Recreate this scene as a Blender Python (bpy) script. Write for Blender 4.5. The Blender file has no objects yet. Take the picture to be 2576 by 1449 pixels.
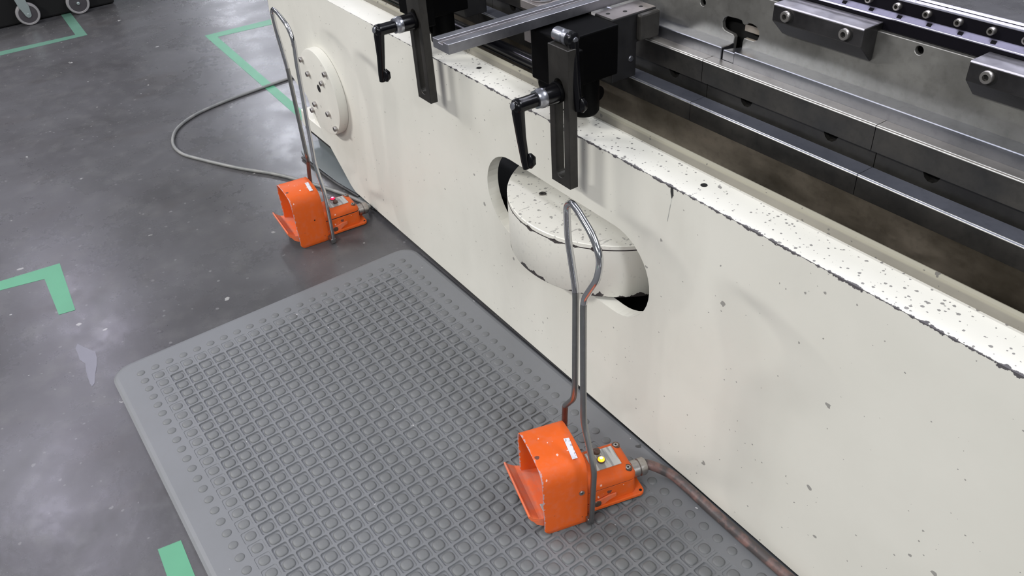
import bpy, bmesh, math, random
from mathutils import Vector, Matrix, noise
random.seed(7)
D = bpy.data; SC = bpy.context.scene; COL = SC.collection
PI = math.pi

# ------------------------------------------------------------------ camera
R = ((0.57234261, 0.81799194, -0.05755966),
     (0.46348129, -0.38060226, -0.80020436),
     (-0.67646806, 0.43131323, -0.59695885))
cam = D.cameras.new('camera'); co = D.objects.new('camera', cam); COL.objects.link(co)
cam.sensor_fit = 'HORIZONTAL'; cam.sensor_width = 36.0; cam.lens = 2070.19 / 2576 * 36
cam.clip_start = 0.02; cam.clip_end = 200
m = Matrix(((R[0][0], -R[1][0], -R[2][0], 1.8839),
            (R[0][1], -R[1][1], -R[2][1], -0.8983),
            (R[0][2], -R[1][2], -R[2][2], 1.3894),
            (0, 0, 0, 1)))
co.matrix_world = m
SC.camera = co

# ------------------------------------------------------------------ world, lights, exposure
w = D.worlds.new('hall'); SC.world = w; w.use_nodes = True
bg = w.node_tree.nodes['Background']
bg.inputs[0].default_value = (0.78, 0.83, 0.90, 1); bg.inputs[1].default_value = 0.26

def area(name, loc, sx, sy, power, color=(0.93, 0.95, 1.0), rotz=0.0):
    l = D.lights.new(name, 'AREA'); l.shape = 'RECTANGLE'; l.size = sx; l.size_y = sy
    l.energy = power; l.color = color
    o = D.objects.new(name, l); COL.objects.link(o); o.location = loc; o.rotation_euler = (0, 0, rotz)
    return o
# rows of ceiling fixtures of the hall
area('ceiling_lamp', (-4.65, -1.78, 4.5), 1.2, 0.40, 72, (0.84, 0.80, 1.0))
area('ceiling_lamp', (-7.3, -1.0, 4.5), 1.4, 0.5, 70, (0.84, 0.80, 1.0))
area('ceiling_lamp', (-10.3, 3.0, 4.5), 1.6, 0.8, 170, (0.88, 0.90, 1.0))
area('ceiling_lamp', (-17.5, 4.6, 4.5), 2.6, 1.0, 200, (0.88, 0.90, 1.0))
area('ceiling_lamp', (-0.3, -1.15, 4.5), 5.0, 0.5, 75, (0.93, 0.92, 1.0))
area('ceiling_lamp', (3.2, 1.6, 4.5), 2.4, 0.5, 130)
area('ceiling_lamp', (0.0, 3.1, 4.5), 6.0, 0.5, 170, (0.88, 0.88, 1.0))
area('ceiling_lamp', (-3.0, 9.6, 4.5), 9.0, 0.9, 320, (0.86, 0.84, 1.0))
area('ceiling_lamp', (2.8, -5.2, 4.5), 2.4, 0.6, 400, (1.0, 0.98, 0.95))
area('ceiling_lamp', (-3.6, -4.9, 4.5), 2.2, 0.6, 640, (1.0, 0.98, 0.95))
area('ceiling_lamp', (7.5, -2.5, 4.5), 2.4, 0.6, 420)

SC.view_settings.view_transform = 'Standard'; SC.view_settings.look = 'None'
SC.view_settings.gamma = 1.0; SC.view_settings.use_curve_mapping = False
SC.view_settings.exposure = -0.25

# ------------------------------------------------------------------ materials
class NT:
    def __init__(s, name):
        s.m = D.materials.new(name); s.m.use_nodes = True; s.t = s.m.node_tree
        s.b = s.t.nodes['Principled BSDF']; s.co = None
    def n(s, kind, **kw):
        x = s.t.nodes.new(kind)
        for k, v in kw.items(): setattr(x, k, v)
        return x
    def l(s, a, b): s.t.links.new(a, b)
    def coord(s):
        if s.co is None: s.co = s.n('ShaderNodeTexCoord').outputs['Object']
        return s.co
    def noise(s, scale, detail=4, rough=0.55, vec=None, stretch=None):
        x = s.n('ShaderNodeTexNoise'); x.inputs['Scale'].default_value = scale
        x.inputs['Detail'].default_value = detail; x.inputs['Roughness'].default_value = rough
        v = vec or s.coord()
        if stretch:
            mp = s.n('ShaderNodeMapping'); mp.inputs['Scale'].default_value = stretch
            s.l(v, mp.inputs['Vector']); v = mp.outputs[0]
        s.l(v, x.inputs['Vector']); return x.outputs['Fac']
    def ramp(s, fac, a, b, ca=0.0, cb=1.0):
        r = s.n('ShaderNodeMapRange'); r.inputs['From Min'].default_value = a
        r.inputs['From Max'].default_value = b; r.inputs['To Min'].default_value = ca; r.inputs['To Max'].default_value = cb
        s.l(fac, r.inputs['Value']); return r.outputs[0]
    def math(s, op, a, b=None):
        x = s.n('ShaderNodeMath', operation=op)
        for i, v in enumerate((a, b)):
            if v is None: continue
            if isinstance(v, (int, float)): x.inputs[i].default_value = v
            else: s.l(v, x.inputs[i])
        return x.outputs[0]
    def mix(s, fac, a, b):
        x = s.n('ShaderNodeMix', data_type='RGBA')
        if isinstance(fac, (int, float)): x.inputs[0].default_value = fac
        else: s.l(fac, x.inputs[0])
        for i, v in ((6, a), (7, b)):
            if isinstance(v, tuple): x.inputs[i].default_value = (*v, 1)
            else: s.l(v, x.inputs[i])
        return x.outputs[2]
    def color(s, v):
        if isinstance(v, tuple): s.b.inputs['Base Color'].default_value = (*v, 1)
        else: s.l(v, s.b.inputs['Base Color'])
        return s
    def rough(s, v):
        if isinstance(v, (int, float)): s.b.inputs['Roughness'].default_value = v
        else: s.l(v, s.b.inputs['Roughness'])
        return s
    def metal(s, v):
        if isinstance(v, (int, float)): s.b.inputs['Metallic'].default_value = v
        else: s.l(v, s.b.inputs['Metallic'])
        return s
    def bump(s, h, dist=0.001, strength=1.0):
        x = s.n('ShaderNodeBump'); x.inputs['Distance'].default_value = dist; x.inputs['Strength'].default_value = strength
        s.l(h, x.inputs['Height']); s.l(x.outputs[0], s.b.inputs['Normal']); return s
    def speck(s, scale, size, vec=None, offset=0.0):
        """mask of small irregular specks, random size per cell"""
        v = vec or s.coord()
        # distort a little so that specks are not round
        nz = s.n('ShaderNodeTexNoise'); nz.inputs['Scale'].default_value = scale * 3; s.l(v, nz.inputs['Vector'])
        ad = s.n('ShaderNodeVectorMath', operation='MULTIPLY_ADD')
        s.l(nz.outputs['Color'], ad.inputs[0]); k = 0.35 / scale; ad.inputs[1].default_value = (k, k, k); s.l(v, ad.inputs[2])
        vo = s.n('ShaderNodeTexVoronoi'); vo.inputs['Scale'].default_value = scale; s.l(ad.outputs[0], vo.inputs['Vector'])
        sep = s.n('ShaderNodeSeparateColor'); s.l(vo.outputs['Color'], sep.inputs[0])
        rnd = s.math('POWER', sep.outputs[0], 3.0)
        thr = s.math('MULTIPLY', rnd, size)
        return s.math('LESS_THAN', vo.outputs['Distance'], thr)

def simple(name, col, rough=0.5, metal=0.0, var=0.12, scale=40):
    t = NT(name); f = t.noise(scale)
    a = tuple(c * (1 - var) for c in col); b = tuple(min(1, c * (1 + var)) for c in col)
    t.color(t.mix(f, a, b)).rough(rough).metal(metal); return t.m

def cream_material(name, edge=None, ledge_z=None, dens=0.16):
    t = NT(name)
    f = t.noise(3.0, 5); f2 = t.noise(30, 3)
    c = t.mix(t.ramp(f, .35, .65), (0.640, 0.632, 0.570), (0.690, 0.680, 0.618))
    c = t.mix(t.math('MULTIPLY', t.ramp(t.noise(2.2, 6, .6, stretch=(1.5, 1, .5)), .52, .75), 0.35), c, (0.47, 0.455, 0.41))
    sp = t.math('MAXIMUM', t.math('MULTIPLY', t.speck(26, dens), t.math('GREATER_THAN', t.noise(7, 2), .5)), t.speck(75, dens * .9))
    mask = t.math('MULTIPLY', sp, 0.62)
    sep = t.n('ShaderNodeSeparateXYZ'); t.l(t.coord(), sep.inputs[0])
    if edge is not None:
        ey, ez = edge
        dy = t.math('ABSOLUTE', t.math('SUBTRACT', sep.outputs[1], ey)); dz = t.math('ABSOLUTE', t.math('SUBTRACT', sep.outputs[2], ez))
        d = t.math('ADD', dy, dz)
        nA = t.noise(55, 5, .65)
        thr = t.math('MULTIPLY', t.ramp(nA, .45, .80), 0.0095)
        thr = t.math('ADD', thr, 0.0006)
        # worn more towards +x
        wear = t.ramp(sep.outputs[0], -0.3, 0.6, 0.12, 1.0)
        ch = t.math('LESS_THAN', d, t.math('MULTIPLY', thr, wear))
        mask = t.math('MAXIMUM', mask, ch)
    if ledge_z is not None:
        top = t.math('GREATER_THAN', sep.outputs[2], ledge_z)
        s2 = t.math('MAXIMUM', t.speck(80, 0.29), t.speck(140, 0.36))
        wear = t.math('GREATER_THAN', sep.outputs[0], 0.15)
        mask = t.math('MAXIMUM', mask, t.math('MULTIPLY', t.math('MULTIPLY', s2, top), t.math('MULTIPLY', wear, 0.75)))
    c = t.mix(mask, c, (0.085, 0.08, 0.085))
    t.color(c).rough(t.ramp(f2, .3, .7, .38, .5)); t.bump(t.noise(160, 2), .0004, .25)
    return t.m

M = {}
M['cream'] = cream_material('cream_paint', (0.0, 0.6708), 0.6690)
M['cream2'] = cream_material('cream_paint_plain', None, None, .14)

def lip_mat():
    t = NT('shaded_cream_paint'); f = t.noise(9, 5, .6, stretch=(.4, 1, 1))
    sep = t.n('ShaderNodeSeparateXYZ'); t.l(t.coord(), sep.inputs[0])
    c = t.mix(t.ramp(f, .35, .65), (0.20, 0.188, 0.158), (0.27, 0.255, 0.215))  # darker base puts the step face's shade into the colour
    c = t.mix(t.ramp(sep.outputs[2], .6835, .6860), c, (0.30, 0.285, 0.225))  # paler crest: the lip's lit top painted in
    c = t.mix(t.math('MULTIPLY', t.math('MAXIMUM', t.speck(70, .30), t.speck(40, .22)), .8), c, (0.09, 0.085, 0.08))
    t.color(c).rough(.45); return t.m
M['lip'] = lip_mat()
def worn_cream():
    t = NT('worn_cream_paint')
    f = t.noise(6, 5); c = t.mix(f, (0.69, 0.68, 0.61), (0.78, 0.77, 0.71))
    s1 = t.speck(75, .32); s2 = t.speck(130, .36)
    st = t.noise(34, 3, .5, stretch=(4.0, .9, 1)); scratch = t.math('GREATER_THAN', st, .665)
    mask = t.math('MAXIMUM', t.math('MAXIMUM', s1, s2), t.math('MULTIPLY', scratch, .7))
    sep = t.n('ShaderNodeSeparateXYZ'); t.l(t.coord(), sep.inputs[0])
    dz = t.math('ABSOLUTE', t.math('SUBTRACT', sep.outputs[2], 0.3178))
    e = t.math('LESS_THAN', dz, t.math('ADD', t.math('MULTIPLY', t.ramp(t.noise(16, 5, .6), .47, .72), .022), .0015))
    dz2 = t.math('ABSOLUTE', t.math('SUBTRACT', sep.outputs[2], 0.4385))
    e2 = t.math('LESS_THAN', dz2, t.math('ADD', t.math('MULTIPLY', t.ramp(t.noise(30, 5, .6), .5, .72), .009), .0006))
    c = t.mix(t.math('MULTIPLY', mask, t.ramp(sep.outputs[2], .4475, .4490, .10, .62)), c, (0.12, 0.115, 0.12))
    c = t.mix(t.math('MAXIMUM', e, e2), c, (0.06, 0.052, 0.052))
    t.color(c).rough(.36); return t.m
M['worn_cream'] = worn_cream()

def steel(name, c1, c2, rough, metal=0.85, blot=4.0, stretch=None, rv=.08):
    t = NT(name); f = t.noise(blot, 6, .6, stretch=stretch); g = t.noise(90, 3)
    c = t.mix(t.ramp(f, .35, .68), c1, c2)
    c = t.mix(t.math('MULTIPLY', t.ramp(g, .5, .75), .25), c, tuple(x * .6 for x in c1))
    t.color(c).metal(metal).rough(t.ramp(f, .3, .7, rough - rv, rough + rv)); t.bump(t.noise(220, 2), .0003, .2); return t.m
M['steel_face'] = steel('oiled_steel_face', (0.30, 0.268, 0.225), (0.52, 0.46, 0.385), .38, 1.0, 7, (1, 1, 2))
M['steel_strip'] = steel('dark_strip_steel', (0.026, 0.025, 0.024), (0.052, 0.050, 0.046), .5, .5, 9)
M['steel_top'] = steel('ground_steel', (0.29, 0.305, 0.345), (0.38, 0.39, 0.43), .33, 1.0, 5)
M['edge_bright'] = steel('edge_highlight_steel', (0.66, 0.66, 0.64), (0.88, 0.88, 0.86), .42, .9, 40)  # highlights along the beam edges, painted as pale steel
M['cap_blue'] = steel('lit_blue_steel', (0.21, 0.225, 0.275), (0.27, 0.285, 0.34), .45, .75, 5)  # cap colours paint lit tops above the darker fronts
M['cap_brown'] = steel('lit_warm_steel', (0.26, 0.245, 0.225), (0.34, 0.32, 0.295), .45, .8, 6)
M['steel_seg'] = steel('shaded_steel_segment', (0.072, 0.073, 0.078), (0.135, 0.128, 0.12), .40, .95, 8)  # front faces darkened in colour to read as shaded
M['steel_plate'] = steel('stained_steel_plate', (0.22, 0.215, 0.20), (0.34, 0.335, 0.315), .40, .8, 9)
M['steel_clamp'] = steel('lit_clamp_steel', (0.44, 0.43, 0.47), (0.58, 0.57, 0.62), .38, .95, 14)
M['clamp_dark'] = steel('shaded_clamp_face', (0.055, 0.053, 0.055), (0.10, 0.097, 0.10), .36, .9, 12)  # dark body colour stands for the clamp's shaded front
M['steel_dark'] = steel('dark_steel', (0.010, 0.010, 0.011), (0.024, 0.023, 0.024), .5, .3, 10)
M['steel_bar'] = steel('hanging_bar_steel', (0.022, 0.021, 0.019), (0.050, 0.047, 0.043), .45, .5, 18, (1, 1, .4))
M['steel_polish'] = steel('polished_steel', (0.15, 0.145, 0.20), (0.22, 0.215, 0.29), .36, 1.0, 5, None, .05)
M['steel_edge'] = steel('bright_steel_edge', (0.70, 0.69, 0.80), (0.80, 0.79, 0.90), .25, 1.0, 5, None, .04)
M['steel_arm'] = steel('bright_steel_arm', (0.28, 0.28, 0.31), (0.40, 0.40, 0.43), .36, .95, 10)
M['steel_arm_side'] = steel('arm_side_steel', (0.30, 0.275, 0.27), (0.40, 0.37, 0.36), .40, .9, 8)
M['chrome'] = simple('chrome_rod', (0.62, 0.62, 0.64), .14, 1.0, .08, 30)
M['rod_worn'] = simple('worn_rod', (0.30, 0.30, 0.30), .33, .95, .15, 60)
M['rod_brown'] = simple('brown_stained_rod', (0.17, 0.075, 0.06), .42, .6, .3, 90)
M['bolt'] = simple('bolt_steel', (0.42, 0.40, 0.38), .34, .95, .15, 200)
M['black'] = simple('black_oxide', (0.0015, 0.0015, 0.0017), .5, 0, .3, 60); M['black'].node_tree.nodes['Principled BSDF'].inputs['Specular IOR Level'].default_value = .06
M['black_gloss'] = simple('black_plastic', (0.0018, 0.0018, 0.0028), .22, .0, .2, 60); M['black_gloss'].node_tree.nodes['Principled BSDF'].inputs['Specular IOR Level'].default_value = .35
M['black_flat'] = simple('flat_black', (0.004, 0.0035, 0.006), .6, 0, .2, 60); M['black_flat'].node_tree.nodes['Principled BSDF'].inputs['Specular IOR Level'].default_value = .1
M['ring'] = simple('clamp_ring_steel', (0.40, 0.41, 0.45), .28, .95, .2, 150)
M['void'] = None
M['void'] = simple('void_black', (0.003, 0.003, 0.003), .9, 0, .1, 10)
M['rubber'] = simple('black_rubber', (0.018, 0.018, 0.018), .7, 0, .2, 30)
M['gray_plate'] = simple('grey_painted_plate', (0.15, 0.17, 0.175), .35, .1, .12, 12)

def concrete():
    t = NT('sealed_concrete')
    f = t.noise(1.6, 7, .62); g = t.noise(14, 5, .6)
    c = t.mix(t.ramp(f, .36, .66), (0.054, 0.053, 0.055), (0.088, 0.088, 0.093))
    c = t.mix(t.math('MULTIPLY', t.ramp(g, .5, .72), .35), c, (0.120, 0.120, 0.118))
    c = t.mix(t.math('MULTIPLY', t.ramp(t.noise(3.3, 5, .6, stretch=(1.7, .8, 1)), .56, .75), .5), c, (0.050, 0.044, 0.041))
    c = t.mix(t.math('MULTIPLY', t.speck(12, .115), .75), c, (0.34, 0.34, 0.33))
    c = t.mix(t.math('MULTIPLY', t.speck(45, .22), .35), c, (0.26, 0.26, 0.26))
    t.color(c).rough(t.ramp(t.noise(5, 7, .7), .3, .7, .21, .36)); t.bump(t.noise(35, 5), .0010, .30)
    t.b.inputs['Specular IOR Level'].default_value = .36
    return t.m
M['floor'] = concrete()
M['stain'] = simple('smooth_resin_patch', (0.135, 0.135, 0.158), .36, 0, .1, 30)

def mat_rubber():
    t = NT('grey_mat_rubber'); f = t.noise(5, 5); g = t.noise(60, 4)
    c = t.mix(f, (0.126, 0.132, 0.138), (0.156, 0.162, 0.172)); c = t.mix(t.math('MULTIPLY', t.ramp(g, .5, .7), .3), c, (0.135, .137, .14))
    c = t.mix(t.math('MULTIPLY', t.speck(26, .08), .8), c, (0.55, .55, .55))
    c = t.mix(t.math('MULTIPLY', t.speck(9, .045), .8), c, (0.03, .03, .03))
    t.color(c).rough(.50); t.bump(g, .0004, .4); return t.m
M['mat'] = mat_rubber()
M['dome'] = simple('grey_dome_rubber', (0.120, 0.125, 0.128), .56, 0, .12, 60)

def orange():
    t = NT('orange_enamel'); f = t.noise(14, 5); g = t.noise(60, 4, .6)
    c = t.mix(f, (0.62, 0.096, 0.012), (0.69, 0.120, 0.020))
    c = t.mix(t.math('MULTIPLY', t.ramp(g, .48, .72), .40), c, (0.56, 0.15, 0.085))
    sep = t.n('ShaderNodeSeparateXYZ'); t.l(t.coord(), sep.inputs[0])
    ed = t.math('LESS_THAN', t.math('ABSOLUTE', sep.outputs[1]), t.math('MULTIPLY', t.ramp(t.noise(85, 4, .7), .45, .70), .0050))
    c = t.mix(t.math('MULTIPLY', ed, .8), c, (0.42, 0.33, 0.36))
    c = t.mix(t.math('MULTIPLY', t.speck(48, .26), .9), c, (0.09, 0.05, 0.045))
    c = t.mix(t.math('MULTIPLY', t.speck(57, .18), .8), c, (0.80, 0.55, 0.50))
    t.color(c).rough(t.ramp(f, .3, .7, .42, .54)); t.b.inputs['Specular IOR Level'].default_value = .22; return t.m
M['orange'] = orange()
def orange_worn():
    t = NT('scuffed_orange'); f = t.noise(22, 6, .65)
    t.color(t.mix(t.ramp(f, .42, .66), (0.74, 0.15, 0.05), (0.52, 0.20, 0.14))).rough(.45); return t.m
M['orange_worn'] = orange_worn()
def plate_label():
    t = NT('rating_plate'); b = t.noise(60, 2, .5, stretch=(.18, 2.4, 1))
    t.color(t.mix(t.ramp(b, .48, .54), (0.52, 0.53, 0.50), (0.30, 0.31, 0.30))).rough(.4); return t.m
M['rating'] = plate_label()
def sticker():
    t = NT('paper_sticker'); b = t.noise(150, 2, .5)
    t.color(t.mix(t.ramp(b, .56, .62), (0.62, 0.62, 0.68), (0.34, 0.33, 0.38))).rough(.5); return t.m
M['sticker'] = sticker()
M['tape'] = simple('green_floor_tape', (0.070, 0.255, 0.145), .42, 0, .10, 12)
M['tape_far'] = simple('faded_green_tape', (0.095, 0.20, 0.150), .45, 0, .12, 12)
M['cable_brown'] = None
def cable(name, a, b, sc):
    t = NT(name); f = t.noise(sc, 4, .6); t.color(t.mix(t.ramp(f, .45, .6), a, b)).rough(.5); return t.m
M['cable_brown'] = cable('worn_brown_cable', (0.055, 0.047, 0.046), (0.170, 0.098, 0.086), 22)
M['cable_grey'] = cable('grey_cable', (0.17, 0.175, 0.17), (0.22, 0.22, 0.21), 20)
M['cable_black'] = cable('black_cable', (0.015, 0.015, 0.015), (0.04, 0.04, 0.04), 20)
M['caster_tyre'] = simple('grey_tyre', (0.30, 0.29, 0.29), .6, 0, .1, 60)
M['caster_hub'] = simple('dark_hub', (0.055, 0.05, 0.055), .6, 0, .3, 60)
M['fork'] = simple('zinc_fork', (0.36, 0.42, 0.41), .4, .5, .1, 60)
def emit(name, c, e, s):
    t = NT(name); t.color(c).rough(.3); t.b.inputs['Emission Color'].default_value = (*e, 1); t.b.inputs['Emission Strength'].default_value = s; return t.m
M['lamp_amber'] = emit('amber_indicator', (0.9, 0.35, 0.02), (1.0, 0.42, 0.02), 2.2)
M['lamp_core'] = emit('bright_core', (1, .8, .2), (1.0, 0.80, 0.22), 6)
M['lamp_red'] = emit('red_indicator', (0.7, 0.01, 0.05), (0.85, 0.01, 0.10), 1.0)
M['lamp_red_core'] = emit('pink_core', (1, .4, .6), (1.0, 0.25, 0.45), 3)
M['cap_dark'] = simple('dark_cap', (0.12, 0.075, 0.055), .4, .4, .2, 100)

# ------------------------------------------------------------------ mesh helpers
class MB:
    def __init__(s): s.v = []; s.f = []
    def add(s, vs, fs):
        o = len(s.v); s.v += [tuple(p) for p in vs]; s.f += [tuple(i + o for i in f) for f in fs]; return s
    def box(s, x0, x1, y0, y1, z0, z1):
        return s.add([(x, y, z) for x in (x0, x1) for y in (y0, y1) for z in (z0, z1)],
                     [(0, 1, 3, 2), (4, 6, 7, 5), (0, 4, 5, 1), (2, 3, 7, 6), (0, 2, 6, 4), (1, 5, 7, 3)])
    def prism(s, poly, axis, a, b):
        """poly: 2D points; axis 'x' -> (y,z), 'y' -> (x,z), 'z' -> (x,y)"""
        def P(q, t): return {'x': (t, q[0], q[1]), 'y': (q[0], t, q[1]), 'z': (q[0], q[1], t)}[axis]
        n = len(poly)
        return s.add([P(q, a) for q in poly] + [P(q, b) for q in poly],
                     [tuple(range(n)), tuple(range(2 * n - 1, n - 1, -1))] + [(i, (i + 1) % n, (i + 1) % n + n, i + n) for i in range(n)])
    def tube(s, pts, r, n=12, cap=True, squash=None):
        pts = [Vector(p) for p in pts]; rr = r if isinstance(r, (list, tuple)) else [r] * len(pts)
        T = []
        for i in range(len(pts)):
            a = pts[max(i - 1, 0)]; b = pts[min(i + 1, len(pts) - 1)]; T.append((b - a).normalized())
        u = T[0].orthogonal().normalized(); vs = []; fs = []
        for i, p in enumerate(pts):
            u = (u - T[i] * u.dot(T[i])).normalized(); v = T[i].cross(u)
            for k in range(n):
                a = 2 * PI * k / n; vs.append(p + (u * math.cos(a) + v * math.sin(a)) * rr[i])
        for i in range(len(pts) - 1):
            for k in range(n):
                k2 = (k + 1) % n; fs.append((i * n + k, i * n + k2, (i + 1) * n + k2, (i + 1) * n + k))
        if cap: fs.append(tuple(range(n - 1, -1, -1))); fs.append(tuple((len(pts) - 1) * n + k for k in range(n)))
        return s.add(vs, fs)
    def cyl(s, p, q, r, n=24, r2=None): return s.tube([p, q], [r, r2 if r2 is not None else r], n)
    def lathe(s, prof, origin, axis, n=32):
        """prof: (radius, along) pairs; closed at radius 0"""
        ax = Vector(axis).normalized(); u = ax.orthogonal().normalized(); v = ax.cross(u); o = Vector(origin)
        vs = []; fs = []
        for r, h in prof:
            for k in range(n):
                a = 2 * PI * k / n; vs.append(o + ax * h + (u * math.cos(a) + v * math.sin(a)) * max(r, 1e-5))
        for i in range(len(prof) - 1):
            for k in range(n):
                k2 = (k + 1) % n; fs.append((i * n + k, i * n + k2, (i + 1) * n + k2, (i + 1) * n + k))
        fs.append(tuple(range(n - 1, -1, -1))); fs.append(tuple((len(prof) - 1) * n + k for k in range(n)))
        return s.add(vs, fs)
    def mesh(s, name):
        me = D.meshes.new(name); me.from_pydata(s.v, [], s.f)
        bm = bmesh.new(); bm.from_mesh(me); bmesh.ops.recalc_face_normals(bm, faces=bm.faces); bm.to_mesh(me); bm.free()
        return me

def link(name, me, mat, parent=None, bevel=0, smooth=False, seg=2):
    o = D.objects.new(name, me); COL.objects.link(o)
    if mat: me.materials.clear(); me.materials.append(mat)
    if parent: o.parent = parent
    if smooth:
        for p in me.polygons: p.use_smooth = True
        me.set_sharp_from_angle(angle=math.radians(40)) if hasattr(me, 'set_sharp_from_angle') else None
    if bevel:
        b = o.modifiers.new('bevel', 'BEVEL'); b.width = bevel; b.segments = seg; b.limit_method = 'ANGLE'; b.angle_limit = math.radians(35)
        b.harden_normals = False
    return o
def obj(name, mb, mat, parent=None, **k): return link(name, mb.mesh(name), mat, parent, **k)
def tag(o, label, cat, group=None, kind=None):
    o['label'] = label
    if cat: o['category'] = cat
    if group: o['group'] = group
    if kind: o['kind'] = kind
    return o
def empty(name, loc=(0, 0, 0), rz=0.0):
    o = D.objects.new(name, None); COL.objects.link(o); o.location = loc; o.rotation_euler = (0, 0, rz); o.empty_display_size = .05; return o
def lab(o, s): o['label'] = s; return o

def plate_with_holes(outer, holes, axis, a, b):
    """flat plate with real holes; loops are 2D point lists"""
    bm = bmesh.new()
    def P(q, t): return {'x': (t, q[0], q[1]), 'y': (q[0], t, q[1]), 'z': (q[0], q[1], t)}[axis]
    caps = []
    for t in (a, b):
        loops = []; edges = []
        for L in [outer] + holes:
            vs = [bm.verts.new(P(q, t)) for q in L]; loops.append(vs)
            for i in range(len(vs)): edges.append(bm.edges.new((vs[i], vs[(i + 1) % len(vs)])))
        bmesh.ops.triangle_fill(bm, use_beauty=True, use_dissolve=False, edges=edges)
        caps.append(loops)
    for La, Lb in zip(*caps):
        n = len(La)
        for i in range(n): bm.faces.new((La[i], La[(i + 1) % n], Lb[(i + 1) % n], Lb[i]))
    bmesh.ops.recalc_face_normals(bm, faces=bm.faces)
    me = D.meshes.new('plate'); bm.to_mesh(me); bm.free(); return me
def circle(cx, cy, r, n=20, a0=0): return [(cx + r * math.cos(a0 + 2 * PI * k / n), cy + r * math.sin(a0 + 2 * PI * k / n)) for k in range(n)]
def obround(cx0, cx1, cz, r, n=20):
    p = [(cx1 + r * math.cos(a), cz + r * math.sin(a)) for a in [(-PI / 2 + PI * k / n) for k in range(n + 1)]]
    return p + [(cx0 + r * math.cos(a), cz + r * math.sin(a)) for a in [(PI / 2 + PI * k / n) for k in range(n + 1)]]
def catmull(pts, k=6):
    P = [Vector(p) for p in pts]; out = []
    for i in range(len(P) - 1):
        p0 = P[max(i - 1, 0)]; p1 = P[i]; p2 = P[i + 1]; p3 = P[min(i + 2, len(P) - 1)]
        for j in range(k):
            t = j / k
            out.append(.5 * ((2 * p1) + (p2 - p0) * t + (2 * p0 - 5 * p1 + 4 * p2 - p3) * t * t + (3 * p1 - p0 - 3 * p2 + p3) * t ** 3))
    out.append(P[-1]); return out
def round_corners(pts, r, n=5):
    """polyline in 3D with rounded corners"""
    P = [Vector(p) for p in pts]; out = [P[0]]
    for i in range(1, len(P) - 1):
        a, b, c = P[i - 1], P[i], P[i + 1]; rr = min(r, (a - b).length * .45, (c - b).length * .45)
        s = b + (a - b).normalized() * rr; e = b + (c - b).normalized() * rr
        for k in range(n + 1):
            t = k / n; out.append(s * (1 - t) ** 2 + b * 2 * t * (1 - t) + e * t * t)
    out.append(P[-1]); return out
def socket_bolt(name, loc, axis, r, h, mat, parent, hexr=.5):
    """cylinder head with a recessed socket"""
    n = 20
    prof = [(r, 0), (r, h * .82), (r * .9, h), (r * hexr, h), (r * hexr, h * .35), (0, h * .3)]
    o = obj(name, MB().lathe(prof, (0, 0, 0), axis, n), mat, parent, smooth=True); o.location = loc
    a = Vector(axis).normalized()
    deep = parent is not None and parent.parent is not None      # a bolt that is already a sub-part
    k = obj('socket', MB().cyl(a * (h * .30), a * (h * .42), r * hexr * .99, 6), M['void'], parent if deep else o)  # black disc paints the shade inside the bolt head
    if deep: k.location = loc
    return o

# ================================================================== FLOOR
FZ = -0.012
g = MB(); g.add([(-60, -30, FZ), (30, -30, FZ), (30, 60, FZ), (-60, 60, FZ)], [(0, 1, 2, 3)])
floor = obj('floor', g, M['floor']); floor['kind'] = 'structure'; floor['label'] = 'dark grey sealed concrete floor with pale flecks'
sp = [(-0.254, -0.958), (-0.235, -.967), (-0.205, -.966), (-0.179, -0.968), (-0.151, -0.959), (-0.120, -.964), (-0.088, -0.966), (-0.060, -.967), (-0.045, -0.965), (-0.053, -0.957), (-0.09, -.947), (-0.123, -0.936), (-0.155, -.928), (-0.186, -0.926), (-0.222, -0.944)]
o = obj('floor_patch', MB().prism(sp, 'z', FZ, FZ + .0006), M['stain'], floor); lab(o, 'smooth lighter patch on the concrete near the mat corner')

def tape(name, poly, mat, label):
    o = obj(name, MB().prism(poly, 'z', FZ, FZ + .0007), mat)
    tag(o, label, 'floor tape', 'green floor marking tape'); return o
tape('floor_tape', [(-2.497, .131), (-1.285, .106), (-1.15, .104), (-1.15, .140), (-1.356, .148), (-2.43, .176), (-2.405, .50), (-2.39, .95), (-2.455, .95), (-2.49, .498)], M['tape'],
     'bright green tape L on the floor beside the left end of the cream machine')
tape('floor_tape', [(-2.977, -.347), (-2.980, -.773), (-2.975, -1.3), (-3.040, -1.3), (-3.046, -.764), (-3.028, -.398), (-3.44, -.388), (-3.9, -.38), (-3.9, -.33), (-3.408, -.337)], M['tape_far'],
     'pale green tape corner running under the wheeled cart')
tape('floor_tape', [(-.717, -.916), (-.423, -.929), (-.43, -.973), (-.655, -.972), (-.68, -1.094), (-.672, -1.6), (-.726, -1.6), (-.734, -1.087)], M['tape'],
     'green tape corner on open floor, left of the far corner of the mat')
tape('floor_tape', [(.569, -.969), (.576, -.923), (.679, -.926), (1.2, -.93), (1.2, -.977), (.645, -.972)], M['tape'],
     'short green tape strip beside the near left edge of the mat')

# ================================================================== MAT
P = 0.037; TH = 0.0150
cs, sn = math.cos(TH), math.sin(TH)
mat_root = empty('anti_fatigue_mat', (0, -22.95 * P, 0), TH)
tag(mat_root, 'large grey rubber floor mat with domes in a square grid before the machine', 'mat')
NR = 41; NC = 22
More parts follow.
